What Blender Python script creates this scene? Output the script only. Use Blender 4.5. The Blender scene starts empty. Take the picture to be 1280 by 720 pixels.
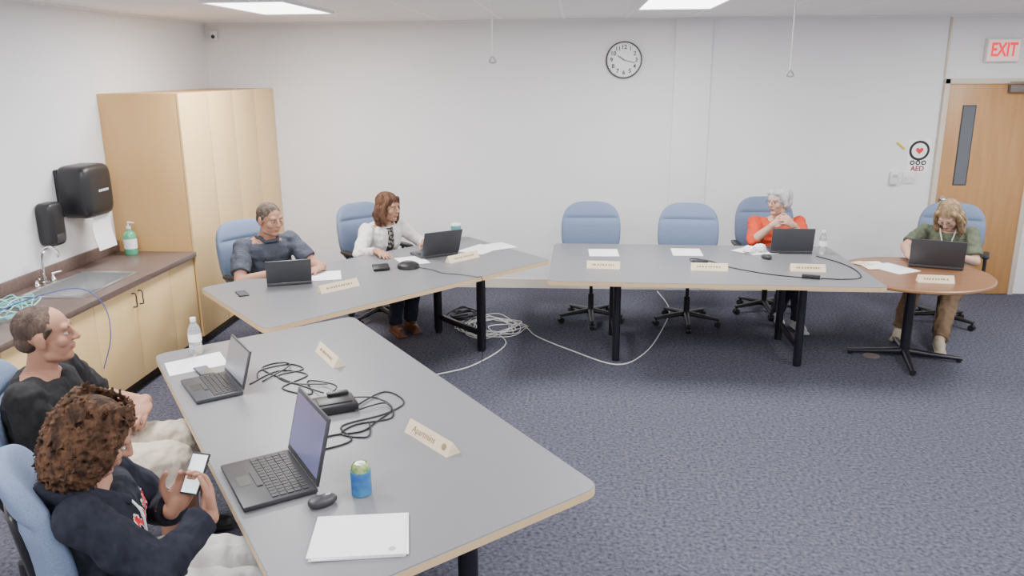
import bpy, bmesh, math, random
from mathutils import Vector, Matrix, noise
V=Vector
random.seed(7)
COL=bpy.context.scene.collection
UP=V((0,0,1))

# ------------------------------------------------------------ materials
def mat(name,c,rough=.5,metal=0.,c2=None,scale=20.,detail=3.,bump=0.,bscale=None,stretch=(1,1,1),emit=0.,trans=0.,lo=.35,hi=.65,spec=None,bdist=.01):
    m=bpy.data.materials.new(name); m.use_nodes=True
    nt=m.node_tree; b=nt.nodes['Principled BSDF']
    b.inputs['Base Color'].default_value=(*c,1); b.inputs['Roughness'].default_value=rough; b.inputs['Metallic'].default_value=metal
    if spec is not None: b.inputs['Specular IOR Level'].default_value=spec
    if trans: b.inputs['Transmission Weight'].default_value=trans
    if emit:
        b.inputs['Emission Color'].default_value=(*c,1); b.inputs['Emission Strength'].default_value=emit
    if c2 is not None or bump:
        tc=nt.nodes.new('ShaderNodeTexCoord'); mp=nt.nodes.new('ShaderNodeMapping'); mp.inputs['Scale'].default_value=stretch
        nt.links.new(tc.outputs['Object'],mp.inputs['Vector'])
        n=nt.nodes.new('ShaderNodeTexNoise'); n.inputs['Scale'].default_value=scale; n.inputs['Detail'].default_value=detail
        nt.links.new(mp.outputs['Vector'],n.inputs['Vector'])
        if c2 is not None:
            r=nt.nodes.new('ShaderNodeValToRGB'); r.color_ramp.elements[0].position=lo; r.color_ramp.elements[1].position=hi
            r.color_ramp.elements[0].color=(*c,1); r.color_ramp.elements[1].color=(*c2,1)
            nt.links.new(n.outputs['Fac'],r.inputs['Fac']); nt.links.new(r.outputs['Color'],b.inputs['Base Color'])
        if bump:
            n2=n
            if bscale:
                n2=nt.nodes.new('ShaderNodeTexNoise'); n2.inputs['Scale'].default_value=bscale; n2.inputs['Detail'].default_value=2
                nt.links.new(mp.outputs['Vector'],n2.inputs['Vector'])
            bp=nt.nodes.new('ShaderNodeBump'); bp.inputs['Strength'].default_value=bump; bp.inputs['Distance'].default_value=bdist
            nt.links.new(n2.outputs['Fac'],bp.inputs['Height']); nt.links.new(bp.outputs['Normal'],b.inputs['Normal'])
    return m
def stripes(name,c,c2,freq,axis='Z',rough=.85):
    m=mat(name,c,rough,bump=.9,bscale=13,stretch=(1,1,.6),bdist=.03); nt=m.node_tree; b=nt.nodes['Principled BSDF']
    tc=nt.nodes.new('ShaderNodeTexCoord'); w=nt.nodes.new('ShaderNodeTexWave'); w.bands_direction=axis; w.inputs['Scale'].default_value=freq
    w.inputs['Distortion'].default_value=.6
    r=nt.nodes.new('ShaderNodeValToRGB'); r.color_ramp.elements[0].position=.45; r.color_ramp.elements[1].position=.75
    r.color_ramp.elements[0].color=(*c,1); r.color_ramp.elements[1].color=(*c2,1)
    nt.links.new(tc.outputs['Object'],w.inputs['Vector']); nt.links.new(w.outputs['Fac'],r.inputs['Fac']); nt.links.new(r.outputs['Color'],b.inputs['Base Color'])
    return m
def cloth(name,c,c2=None): return mat(name,c,.88,c2=c2,scale=40,bump=.9,bscale=13,stretch=(1,1,.6),bdist=.03,spec=.25)
M={}
M['wall']=mat('wall_paint',(.775,.772,.79),.85,c2=(.79,.787,.805),scale=1.5,bump=.03,bscale=200)
M['cream']=mat('cream_base',(.70,.64,.54),.6)
M['carpet']=mat('carpet',(.044,.045,.064),.95,c2=(.132,.133,.172),scale=48,detail=10,spec=.1,lo=.3,hi=.7)
M['laminate']=mat('table_laminate',(.175,.176,.19),.38,c2=(.195,.196,.21),scale=300,detail=2,spec=.4)
M['edge']=mat('beige_edge',(.66,.48,.27),.5)
M['black']=mat('black_plastic',(.012,.012,.014),.4)
M['blackm']=mat('black_metal',(.015,.015,.022),.35,metal=.3)
M['dark']=mat('dark_grey_plastic',(.035,.035,.04),.45)
M['lap']=mat('laptop_grey',(.055,.057,.066),.4,metal=.2)
M['key']=mat('keycap',(.02,.02,.023),.5)
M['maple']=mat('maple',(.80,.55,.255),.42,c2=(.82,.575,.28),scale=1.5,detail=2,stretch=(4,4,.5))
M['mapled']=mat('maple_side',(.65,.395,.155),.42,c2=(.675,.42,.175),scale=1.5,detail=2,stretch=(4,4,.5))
M['oak']=mat('oak_door',(.43,.22,.08),.4,c2=(.49,.265,.105),scale=3,detail=5,stretch=(7,7,.6))
M['roundw']=mat('brown_round_top',(.19,.09,.045),.35,c2=(.245,.122,.065),scale=5,detail=6,stretch=(1,8,1))
M['rounde']=mat('brown_edge',(.30,.15,.07),.4)
M['counter']=mat('brown_counter',(.115,.078,.068),.4,c2=(.155,.108,.092),scale=60,detail=8)
M['steel']=mat('steel',(.62,.62,.62),.28,metal=1.)
M['chrome']=mat('chrome',(.8,.8,.8),.1,metal=1.)
M['blue']=mat('blue_fabric',(.14,.185,.29),.9,c2=(.17,.22,.33),scale=180,bump=.2,spec=.2)
M['paper']=mat('paper',(.88,.88,.89),.8)
M['print']=mat('print_ink',(.45,.45,.48),.8)
M['woodp']=mat('plate_wood',(.74,.60,.40),.5,c2=(.80,.67,.47),scale=8,stretch=(1,8,8))
M['ink']=mat('ink_brown',(.30,.20,.11),.6)
M['red']=mat('red_paint',(.70,.03,.04),.5)
M['white']=mat('white_plastic',(.8,.8,.8),.45)
M['offw']=mat('offwhite_plastic',(.74,.72,.68),.5)
M['glassd']=mat('dark_glass',(.10,.11,.13),.12,spec=.6)
M['pet']=mat('clear_plastic',(.85,.9,.92),.12,trans=.75)
M['green']=mat('green_liquid',(.15,.62,.36),.15,trans=.3)
M['cyan']=mat('cyan_cable',(.25,.62,.60),.5)
M['whitec']=mat('white_cable',(.72,.72,.70),.5)
M['bluec']=mat('blue_cable',(.02,.05,.25),.5)
M['brown']=mat('brown_plate',(.16,.13,.12),.6)
M['gap']=mat('door_gap_shadow',(.05,.035,.02),.8)
M['yellow']=mat('yellow_pen',(.75,.6,.05),.5)
M['lamp']=mat('lamp_panel',(1,.99,.97),.5,emit=7)
M['grid']=mat('ceiling_grid',(.82,.82,.83),.6)
M['trimg']=mat('door_frame_paint',(.60,.53,.43),.55)
def ceil_mat():
    m=mat('ceiling_tile',(.8,.8,.8),.9); nt=m.node_tree; b=nt.nodes['Principled BSDF']
    tc=nt.nodes.new('ShaderNodeTexCoord'); br=nt.nodes.new('ShaderNodeTexBrick'); br.offset=0
    br.inputs['Scale'].default_value=1; br.inputs['Brick Width'].default_value=.61; br.inputs['Row Height'].default_value=1.22
    br.inputs['Mortar Size'].default_value=.012; br.inputs['Color1'].default_value=(.79,.78,.79,1); br.inputs['Color2'].default_value=(.81,.80,.81,1); br.inputs['Mortar'].default_value=(.88,.88,.88,1)
    mp=nt.nodes.new('ShaderNodeMapping'); mp.inputs['Location'].default_value=(.11,.35,0)
    nt.links.new(tc.outputs['Object'],mp.inputs['Vector']); nt.links.new(mp.outputs['Vector'],br.inputs['Vector']); nt.links.new(br.outputs['Color'],b.inputs['Base Color'])
    return m
M['ceil']=ceil_mat()

# ------------------------------------------------------------ mesh builder
def frame(o,x,y,z):
    return Matrix(((x[0],y[0],z[0],o[0]),(x[1],y[1],z[1],o[1]),(x[2],y[2],z[2],o[2]),(0,0,0,1)))
def sp(v,e): return math.copysign(abs(v)**e,v)
class MB:
    def __init__(s): s.v=[];s.f=[];s.m=[];s.T=Matrix.Identity(4)
    def addv(s,vs,fs,mi=0,Mx=None):
        o=len(s.v); A=s.T@Mx if Mx is not None else s.T
        for v in vs: s.v.append(tuple(A@V(v)))
        for f in fs: s.f.append([i+o for i in f]); s.m.append(mi)
    def addbm(s,bm,mi=0,Mx=None):
        bm.verts.index_update()
        s.addv([v.co.copy() for v in bm.verts],[[v.index for v in f.verts] for f in bm.faces],mi,Mx); bm.free()
    def box(s,c,size,mi=0,bev=0.,rot=None,seg=2):
        bm=bmesh.new(); bmesh.ops.create_cube(bm,size=1)
        for v in bm.verts: v.co=V((v.co.x*size[0],v.co.y*size[1],v.co.z*size[2]))
        if bev: bmesh.ops.bevel(bm,geom=bm.edges[:],offset=bev,segments=seg,profile=.5,affect='EDGES')
        Mx=Matrix.Translation(c)
        if rot is not None: Mx=Mx@rot
        s.addbm(bm,mi,Mx)
    def box2(s,a,b,mi=0,bev=0.):
        s.box([(a[i]+b[i])/2 for i in range(3)],[abs(b[i]-a[i]) for i in range(3)],mi,bev)
    def prism(s,poly,z0,z1,mi=0,side=None):
        n=len(poly); vs=[(p[0],p[1],z0) for p in poly]+[(p[0],p[1],z1) for p in poly]
        s.addv(vs,[list(range(n))[::-1],list(range(n,2*n))],mi)
        s.addv(vs,[[i,(i+1)%n,(i+1)%n+n,i+n] for i in range(n)],mi if side is None else side)
    def cone(s,p0,p1,r0,r1,mi=0,n=20,cap=True):
        p0=V(p0);p1=V(p1);d=(p1-p0)
        if d.length<1e-6: return
        d.normalize(); a=d.orthogonal().normalized(); b=d.cross(a)
        vs=[]
        for p,r in((p0,r0),(p1,r1)):
            for i in range(n):
                t=2*math.pi*i/n; vs.append(p+a*r*math.cos(t)+b*r*math.sin(t))
        fs=[[i,(i+1)%n,(i+1)%n+n,i+n] for i in range(n)]
        if cap: fs+= [list(range(n))[::-1],list(range(n,2*n))]
        s.addv(vs,fs,mi)
    def ell(s,c,r,mi=0,rot=None,nu=20,nv=14,e1=1.,e2=1.,fn=None):
        if not hasattr(r,'__len__'): r=(r,r,r)
        vs=[];fs=[]
        for j in range(nv+1):
            ph=-math.pi/2+math.pi*j/nv
            for i in range(nu):
                t=2*math.pi*i/nu
                cz=sp(math.cos(ph),e1); q=V((r[0]*cz*sp(math.cos(t),e2),r[1]*cz*sp(math.sin(t),e2),r[2]*sp(math.sin(ph),e1)))
                if fn: q=fn(q)
                vs.append(q)
        for j in range(nv):
            for i in range(nu):
                a=j*nu+i;b=j*nu+(i+1)%nu
                if j==0: fs.append([a,b+nu,a+nu])
                elif j==nv-1: fs.append([a,b,a+nu])
                else: fs.append([a,b,b+nu,a+nu])
        Mx=Matrix.Translation(c)
        if rot is not None: Mx=Mx@rot
        s.addv(vs,fs,mi,Mx)
    def cap(s,p0,p1,r0,r1,mi=0,n=16):
        s.cone(p0,p1,r0,r1,mi,n); s.ell(p0,r0,mi,nu=n,nv=10); s.ell(p1,r1,mi,nu=n,nv=10)
    def chain(s,pts,rs,mi=0,n=16):
        for i in range(len(pts)-1): s.cap(pts[i],pts[i+1],rs[i],rs[i+1],mi,n)
    def lathe(s,prof,c=(0,0,0),mi=0,n=28,cap=True):
        vs=[];fs=[]
        for r,z in prof:
            for i in range(n):
                t=2*math.pi*i/n; vs.append((c[0]+r*math.cos(t),c[1]+r*math.sin(t),c[2]+z))
        for j in range(len(prof)-1):
            for i in range(n):
                a=j*n+i;b=j*n+(i+1)%n; fs.append([a,b,b+n,a+n])
        if cap:
            fs.append(list(range(n))[::-1]); o=(len(prof)-1)*n; fs.append(list(range(o,o+n)))
        s.addv(vs,fs,mi)
    def loft(s,rings,mi=0,n=28,e=.85):
        vs=[];fs=[]
        for c,X,Y,a,b in rings:
            for i in range(n):
                t=2*math.pi*i/n; vs.append(V(c)+X*a*sp(math.cos(t),e)+Y*b*sp(math.sin(t),e))
        for j in range(len(rings)-1):
            for i in range(n):
                a=j*n+i;b=j*n+(i+1)%n; fs.append([a,b,b+n,a+n])
        fs.append(list(range(n))[::-1]); o=(len(rings)-1)*n; fs.append(list(range(o,o+n)))
        s.addv(vs,fs,mi)
    def tube(s,pts,r,mi=0,n=8,sub=6):
        P=[V(p) for p in pts]; Q=[]
        if sub>1 and len(P)>2:
            for i in range(len(P)-1):
                p0=P[max(i-1,0)];p1=P[i];p2=P[i+1];p3=P[min(i+2,len(P)-1)]
                for k in range(sub):
                    t=k/sub
                    Q.append(.5*((2*p1)+(p2-p0)*t+(2*p0-5*p1+4*p2-p3)*t*t+(3*p1-p0-3*p2+p3)*t**3))
            Q.append(P[-1])
        else: Q=P
        vs=[];a=None
        for i,q in enumerate(Q):
            d=(Q[min(i+1,len(Q)-1)]-Q[max(i-1,0)]).normalized()
            if a is None: a=d.orthogonal().normalized()
            a=(a-d*a.dot(d)).normalized(); b=d.cross(a)
            for k in range(n):
                t=2*math.pi*k/n; vs.append(q+a*r*math.cos(t)+b*r*math.sin(t))
        fs=[]
        for j in range(len(Q)-1):
            for i in range(n):
                x=j*n+i;y=j*n+(i+1)%n; fs.append([x,y,y+n,x+n])
        fs.append(list(range(n))[::-1]); o=(len(Q)-1)*n; fs.append(list(range(o,o+n)))
        s.addv(vs,fs,mi)
    def mesh(s,name,mats,angle=40,smooth=True):
        me=bpy.data.meshes.new(name); me.from_pydata(s.v,[],s.f)
        for m in mats: me.materials.append(m)
        for i,p in enumerate(me.polygons): p.material_index=s.m[i]
        bm=bmesh.new(); bm.from_mesh(me); bmesh.ops.recalc_face_normals(bm,faces=bm.faces); bm.to_mesh(me); bm.free()
        if smooth:
            me.shade_smooth(); me.set_sharp_from_angle(angle=math.radians(angle))
        me.update(); return me
def _link(o,parent,loc,rz):
    COL.objects.link(o)
    if parent is not None: o.parent=parent
    o.location=loc; o.rotation_euler=(0,0,rz); return o
def thing(name,label,cat,loc=(0,0,0),rz=0,group=None):
    o=bpy.data.objects.new(name,None); o.empty_display_size=.1; _link(o,None,loc,rz)
    o['label']=label;o['category']=cat
    if group:o['group']=group
    return o
def single(mb,name,mats,label,cat,loc=(0,0,0),rz=0,group=None,angle=40):
    o=bpy.data.objects.new(name,mb.mesh(name,mats,angle)); _link(o,None,loc,rz)
    o['label']=label;o['category']=cat
    if group:o['group']=group
    return o
def part(mb,name,mats,parent,label=None,angle=40,loc=(0,0,0),rz=0):
    o=bpy.data.objects.new(name,mb.mesh(name,mats,angle)); _link(o,parent,loc,rz)
    if label:o['label']=label
    return o
def struct(mb,name,mats,angle=40):
    o=bpy.data.objects.new(name,mb.mesh(name,mats,angle)); COL.objects.link(o); o['kind']='structure'; return o
def dup(src,loc,rz,label=None):
    def rec(o,par):
        c=o.copy()
        if par is not None: c.parent=par
        COL.objects.link(c)
        for ch in list(o.children): rec(ch,c)
        return c
    c=rec(src,None); c.location=loc; c.rotation_euler=(0,0,rz)
    if label:c['label']=label
    return c
def text_mesh(txt,size,ext=.001,bold=False):
    cu=bpy.data.curves.new('t','FONT'); cu.body=txt; cu.size=size; cu.extrude=ext; cu.align_x='CENTER'; cu.align_y='CENTER'
    if bold: cu.offset=size*.025
    o=bpy.data.objects.new('t',cu); COL.objects.link(o)
    dg=bpy.context.evaluated_depsgraph_get(); me=bpy.data.meshes.new_from_object(o.evaluated_get(dg))
    bpy.data.objects.remove(o); return me
def text_part(txt,size,m,parent,Mx,name='lettering',ext=.001,bold=False):
    me=text_mesh(txt,size,ext,bold); me.transform(Mx); me.materials.clear(); me.materials.append(m)
    o=bpy.data.objects.new(name,me); COL.objects.link(o); o.parent=parent; return o

# ------------------------------------------------------------ room
D=8.363; XL=-3.764; XR=5.3; YB=-1.5; C=2.74
def wbox(a,b,name,m):
    mb=MB(); mb.box2(a,b); return struct(mb,name,[m])
wbox((XL-.1,YB-.1,-.1),(XR+.1,D+.1,0),'floor',M['carpet'])
wbox((XL-.1,YB-.1,C),(XR+.1,D+.1,C+.1),'ceiling',M['ceil'])
wbox((XL-.1,YB-.1,0),(XL,D+.1,C),'wall_left',M['wall'])
wbox((XR,YB-.1,0),(XR+.1,D+.1,C),'wall_right',M['wall'])
wbox((XL,D,0),(XR,D+.1,C),'wall_back',M['wall'])
wbox((XL,YB-.1,0),(XR,YB,C),'wall_front',M['wall'])
wbox((-3.10,D-.015,0),(3.57,D,.10),'baseboard_back',M['cream'])
wbox((XL,YB,0),(XL+.015,2.85,.10),'baseboard_left',M['cream'])
mb=MB(); mb.box2((.985,D-.035,.0),(1.345,D,C-.001),0,.004); struct(mb,'trim_1',[M['wall']])
mb=MB(); mb.box2((3.572,D-.012,2.16),(3.590,D,C-.021),0,.002); struct(mb,'trim_2',[M['trimg']])
mb=MB(); mb.box2((XL,D-.03,C-.015),(XR,D,C)); mb.box2((XL,YB,C-.015),(XL+.03,D,C)); struct(mb,'trim_3',[M['grid']])
DL,DR=3.63,4.46
mb=MB(); mb.box2((DL,D-.03,.005),(DR,D-.001,2.10),0,.002)
d=struct(mb,'door_1',[M['oak']])
mb=MB(); mb.box2((3.775,D-.034,1.12),(3.905,D-.028,1.90),0); mb.box2((3.785,D-.036,1.13),(3.895,D-.03,1.89),1)
part(mb,'door_window',[M['dark'],M['glassd']],d)
mb=MB(); mb.cone((DL+.06,D-.03,.98),(DL+.06,D-.07,.98),.012,.012); mb.ell((DL+.06,D-.085,.98),(.028,.022,.028)); mb.cone((DL+.06,D-.03,.98),(DL+.06,D-.035,.98),.032,.032); part(mb,'door_knob',[M['steel']],d)
mb=MB(); mb.box2((4.17,D-.09,2.02),(4.46,D-.03,2.09),0,.005); mb.box((4.30,D-.11,2.115),(.30,.02,.012),0,.003); part(mb,'door_closer',[M['brown']],d)
mb=MB(); mb.box2((DL-.05,D-.045,0),(DL,D,2.15),0,.004); mb.box2((DR,D-.045,0),(DR+.05,D,2.15),0,.004); mb.box2((DL-.05,D-.045,2.10),(DR+.05,D,2.15),0,.004)
struct(mb,'trim_4',[M['trimg']])
def lamp(x,y):
    t=thing('ceiling_lamp','recessed rectangular fluorescent ceiling lamp with white diffuser','lamp',(x,y,C-.012),0,'recessed fluorescent ceiling lamps')
    mb=MB(); mb.box((0,0,.003),(.57,1.18,.006)); part(mb,'diffuser',[M['lamp']],t)
    mb=MB()
    for a,b in(((-.305,-.61,-.006),(-.285,.61,.012)),((.285,-.61,-.006),(.305,.61,.012)),((-.285,-.61,-.006),(.285,-.59,.012)),((-.285,.59,-.006),(.285,.61,.012))): mb.box2(a,b)
    part(mb,'frame',[M['grid']],t)
for x,y in[(-2.31,6.36),(.80,6.36)]: lamp(x,y)
def light(x,y,e):
    l=bpy.data.lights.new('lamp_light','AREA'); l.shape='RECTANGLE'; l.size=.57; l.size_y=1.18; l.energy=e; l.color=(1,.99,.985)
    o=bpy.data.objects.new('lamp_light',l); COL.objects.link(o); o.location=(x,y,C-.03)
for x,k in((-2.31,1.12),(.80,.97),(3.9,.95)):
    for y,e in((6.36,78),(3.3,84),(.4,84)): light(x,y,e*k)

# ------------------------------------------------------------ tall cabinet & counter
XF=-3.10; Y0=6.28
n=4; w=(D-.002-Y0)/n
t=thing('storage_cabinet','tall light maple storage cabinet with flat doors standing in the corner','cabinet')
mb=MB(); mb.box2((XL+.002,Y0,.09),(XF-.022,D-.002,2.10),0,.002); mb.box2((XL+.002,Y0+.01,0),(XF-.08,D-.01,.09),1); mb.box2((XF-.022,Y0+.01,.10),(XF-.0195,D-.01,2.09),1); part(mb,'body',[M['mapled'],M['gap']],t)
for i in range(4):
    mb=MB(); mb.box2((XF-.019,Y0+i*w+(.005 if i else 0),.095),(XF,Y0+(i+1)*w-.005,2.10),0,.002); part(mb,'door',[M['maple']],t)
SX0,SX1,SY0,SY1=-3.62,-3.22,4.88,5.55
def basecab(y0,y1,nd,lab,top=.785):
    t=thing('base_cabinet',lab,'cabinet',group='base cabinets under the worktop')
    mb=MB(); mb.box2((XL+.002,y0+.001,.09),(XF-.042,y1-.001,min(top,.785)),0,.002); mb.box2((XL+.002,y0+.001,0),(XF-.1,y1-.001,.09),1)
    if top<.785: mb.box2((XF-.06,y0+.001,top-.01),(XF-.042,y1-.001,.785))
    mb.box2((XF-.042,y0+.005,.105),(XF-.0395,y1-.005,.77),1)
    part(mb,'body',[M['mapled'],M['gap']],t)
    w=(y1-y0)/nd
    for i in range(nd):
        a=y0+i*w+.003;b=y0+(i+1)*w-.003
        mb=MB(); mb.box2((XF-.039,a,.10),(XF-.02,b,.775),0,.002); dd=part(mb,'door',[M['maple']],t)
        if nd==2:
            hy=b-.04 if i==0 else a+.04
            mb=MB(); mb.tube([(XF-.02,hy,.74),(XF+.008,hy,.735),(XF+.010,hy,.69),(XF+.008,hy,.645),(XF-.02,hy,.64)],.005); part(mb,'handle',[M['dark']],dd)
basecab(5.86,6.275,1,'narrow maple base cabinet beside the tall cabinet')
basecab(4.84,5.86,2,'maple base cabinet with two doors below the sink',.69)
basecab(3.95,4.84,2,'maple base cabinet with two doors and dark handles')
basecab(3.07,3.95,2,'maple base cabinet with two doors and dark handles')
mb=MB(); zt=.83; x0,x1=XL+.002,XF+.012
mb.box2((x0,3.05,.79),(x1,SY0,zt),0,.003); mb.box2((x0,SY1,.79),(x1,6.278,zt),0,.003); mb.box2((x0,SY0,.79),(SX0,SY1,zt)); mb.box2((SX1,SY0,.79),(x1,SY1,zt))
mb.box2((x0,3.05,zt),(x0+.02,6.278,zt+.09),0,.003)
single(mb,'worktop',[M['counter']],'brown speckled laminate worktop with backsplash along the wall','countertop')
mb=MB(); wd=.025; z=zt
mb.box2((SX0-wd,SY0-wd,z),(SX1+wd,SY0+.005,z+.006),0,.002);mb.box2((SX0-wd,SY1-.005,z),(SX1+wd,SY1+wd,z+.006),0,.002);mb.box2((SX0-wd,SY0,z),(SX0+.005,SY1,z+.006),0,.002);mb.box2((SX1-.005,SY0,z),(SX1+wd,SY1,z+.006),0,.002)
for a,b in(((SX0+.002,SY0+.002,.70),(SX0+.006,SY1-.002,zt)),((SX1-.006,SY0+.002,.70),(SX1-.002,SY1-.002,zt)),((SX0+.002,SY0+.002,.70),(SX1-.002,SY0+.006,zt)),((SX0+.002,SY1-.006,.70),(SX1-.002,SY1-.002,zt)),((SX0+.002,SY0+.002,.697),(SX1-.002,SY1-.002,.702))): mb.box2(a,b)
mb.cone((-3.43,5.22,.702),(-3.43,5.22,.706),.04,.04)
single(mb,'sink',[M['steel']],'stainless steel sink set into the brown worktop','sink')
t=thing('faucet','chrome gooseneck faucet behind the sink','faucet',(-3.69,5.22,zt+.0005))
mb=MB(); mb.lathe([(.028,0),(.028,.01),(.016,.02),(.014,.05)]); mb.tube([(0,0,.04),(0,0,.16),(.02,0,.235),(.07,0,.26),(.12,0,.235),(.13,0,.19)],.010); part(mb,'spout',[M['chrome']],t)
for s in(-1,1):
    mb=MB(); mb.lathe([(.022,0),(.022,.01),(.014,.02),(.012,.045)],(0,s*.09,0)); mb.cap((0,s*.09,.05),(.045,s*.12,.06),.008,.006); part(mb,'handle',[M['chrome']],t)
t=thing('hand_soap_bottle','clear green hand sanitizer pump bottle on the worktop','bottle',(-3.58,6.17,zt))
mb=MB(); mb.lathe([(.045,0),(.05,.01),(.05,.15),(.043,.175),(.018,.195),(.018,.21)]); part(mb,'bottle_body',[M['green']],t)
mb=MB(); mb.lathe([(.051,.05),(.051,.13)],cap=False); part(mb,'label_band',[M['paper']],t)
mb=MB(); mb.lathe([(.019,.21),(.019,.23),(.006,.232),(.006,.26)]); mb.cap((0,0,.262),(.045,0,.258),.008,.006); part(mb,'pump',[M['white']],t)
t=thing('paper_towel_dispenser','black plastic paper towel dispenser mounted on the wall','dispenser',(XL,5.76,1.21))
mb=MB(); mb.ell((.125,0,.20),(.125,.185,.195),e1=.35,e2=.35,nu=32,nv=20); mb.box2((.0,-.17,.02),(.03,.17,.37),0,.01); part(mb,'housing',[M['black']],t)
mb=MB(); mb.box((.19,0,.045),(.10,.27,.05),0,.015); part(mb,'chute',[M['dark']],t)
mb=MB(); mb.box((.249,.03,.20),(.006,.13,.018),0,.002); part(mb,'emblem',[M['print']],t)
mb=MB(); mb.loft([(V((.20+.015*math.sin(z*18),.05,z)),V((0,1,0)),V((1,0,0)),.12,.002) for z in(.04,-.02,-.08,-.14,-.20,-.25)],n=8,e=.3); part(mb,'paper_towel',[M['paper']],t,'white paper towel hanging down')
t=thing('soap_dispenser','black wall mounted soap dispenser beside the towel dispenser','dispenser',(XL,5.40,1.07))
mb=MB(); mb.ell((.06,0,.15),(.063,.085,.155),e1=.35,e2=.4,nu=28,nv=18); part(mb,'housing',[M['black']],t)
mb=MB(); mb.box((.11,0,.05),(.03,.09,.07),0,.01); part(mb,'push_bar',[M['dark']],t)
def heap(c,rx,ry,n,r,z0,h,m,name,label,loops=14,seed=1):
    rnd=random.Random(seed); pts=[]
    for i in range(n):
        a=i*2*math.pi/ (n/loops)+rnd.uniform(-.3,.3); k=rnd.uniform(.45,1)
        pts.append((c[0]+rx*k*math.cos(a),c[1]+ry*k*math.sin(a),z0+r+h*abs(math.sin(i*.7))*rnd.random()))
    mb=MB(); mb.tube(pts,r,n=6,sub=5); return single(mb,name,[m],label,'cable')
heap((-3.47,4.46),.20,.30,80,.004,zt+.003,.10,M['cyan'],'network_cable','tangled heap of pale turquoise network cable on the worktop',loops=10)
mb=MB(); mb.tube([(-3.45,4.12,zt+.005),(-3.25,4.3,zt+.12),(-3.15,4.74,zt+.10),(-3.02,4.8,zt-.03),(-2.98,4.76,.60),(-3.02,4.7,.4)],.0035); single(mb,'power_cable',[M['bluec']],'thin dark blue cable running over the worktop edge','cable')
mb=MB(); mb.box((0,0,.012),(.16,.09,.024),0,.004); single(mb,'network_adapter',[M['dark']],'small flat dark network box on the worktop','electronics',(-3.3,4.02,zt+.001),.4)

# ------------------------------------------------------------ wall items
t=thing('wall_clock','round wall clock with black rim and white face','clock',(.49,D,2.35))
Rx=Matrix.Rotation(math.pi/2,4,'X')
mb=MB(); mb.T=Rx; mb.lathe([(.170,0),(.178,.01),(.178,.03),(.172,.038),(.167,.038),(.165,.02)],cap=False,n=48); part(mb,'rim',[M['black']],t)
mb=MB(); mb.T=Rx; mb.lathe([(.168,.002),(.168,.018)],n=48); part(mb,'face',[M['paper']],t)
def tm(x,z,y): return Matrix.Translation((x,y,z))@Rx
for i in range(1,13):
    a=math.radians(90-30*i); text_part(str(i),.056,M['black'],t,tm(.122*math.cos(a),.122*math.sin(a),-.019),'numeral',bold=True)
mb=MB()
for i in range(60):
    a=math.radians(6*i); mb.box((.158*math.cos(a),-.019,.158*math.sin(a)),(.006,.002,.0015 if i%5 else .004),0,rot=Matrix.Rotation(-a,4,'Y'))
part(mb,'tick_marks',[M['black']],t)
def hand_(ang,l,w,y,nm):
    a=math.radians(90-ang); mb=MB(); mb.box((l*.4*math.cos(a),y,l*.4*math.sin(a)),(l,.002,w),0,rot=Matrix.Rotation(-a,4,'Y')); part(mb,nm,[M['black']],t)
hand_(305,.085,.008,-.023,'hour_hand'); hand_(105,.12,.006,-.026,'minute_hand')
t=thing('exit_sign','white exit sign with red glowing letters above the door','sign',(4.07,D,2.41))
mb=MB(); mb.box((0,-.03,0),(.31,.06,.215),0,.006); part(mb,'housing',[M['offw']],t)
redE=mat('exit_red',(.85,.02,.03),.5,emit=.9)
pk=mat('exit_panel',(.90,.68,.63),.6,emit=.25)
mb=MB(); mb.box((0,-.061,0),(.285,.003,.19),0); part(mb,'panel',[pk],t)
text_part('EXIT',.155,redE,t,Matrix.Translation((0,-.065,0))@Rx@Matrix.Diagonal((.76,1.12,1,1)),bold=True)
t=thing('defibrillator_sign','white wall sign with ringed red heart emblem and lettering','sign',(3.43,D,1.46))
mb=MB(); mb.box((0,-.001,-.055),(.215,.002,.33),0); part(mb,'plate',[M['paper']],t)
mb=MB(); mb.T=Rx; mb.lathe([(.098,.002),(.098,.004)],n=40); part(mb,'disc',[M['black']],t)
mb=MB(); mb.T=Rx; mb.lathe([(.074,.004),(.074,.006)],n=40); part(mb,'disc_face',[M['paper']],t)
mb=MB(); hp=[]
for i in range(40):
    a=2*math.pi*i/40; hp.append((.0023*16*math.sin(a)**3,.0023*(13*math.cos(a)-5*math.cos(2*a)-2*math.cos(3*a)-math.cos(4*a))))
mb.T=Rx; mb.prism(hp,.006,.008); part(mb,'heart_emblem',[M['red']],t)
for dx in(-.055,0,.055):
    mb=MB(); mb.T=Matrix.Translation((dx,0,-.120))@Rx; mb.lathe([(.024,.002),(.024,.004)],n=16); part(mb,'pictogram',[M['black']],t)
    mb=MB(); mb.T=Matrix.Translation((dx,0,-.120))@Rx; mb.lathe([(.012,.004),(.012,.005)],n=12); part(mb,'pictogram',[M['paper']],t)
dred=mat('dark_red_ink',(.24,.03,.05),.6)
text_part('AED',.068,dred,t,Matrix.Translation((.0,-.003,-.180))@Rx,bold=True)
mb=MB(); mb.cap((3.21,D-.010,1.54),(3.28,D-.010,1.48),.009,.009); single(mb,'wall_marker',[M['yellow']],'small yellow marker fixed to the wall beside the sign','marker')
mb=MB(); mb.box((0,-.02,0),(.08,.04,.13),0,.008); mb.box((0,-.041,.02),(.05,.004,.03),1); single(mb,'thermostat',[M['offw'],M['print']],'beige wall thermostat beside the light switch','thermostat',(3.21,D,1.19))
t=thing('light_switch','white double light switch plate beside the door','switch',(3.36,D,1.19))
mb=MB(); mb.box((0,-.004,0),(.125,.008,.12),0,.003); part(mb,'plate',[M['offw']],t)
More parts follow.
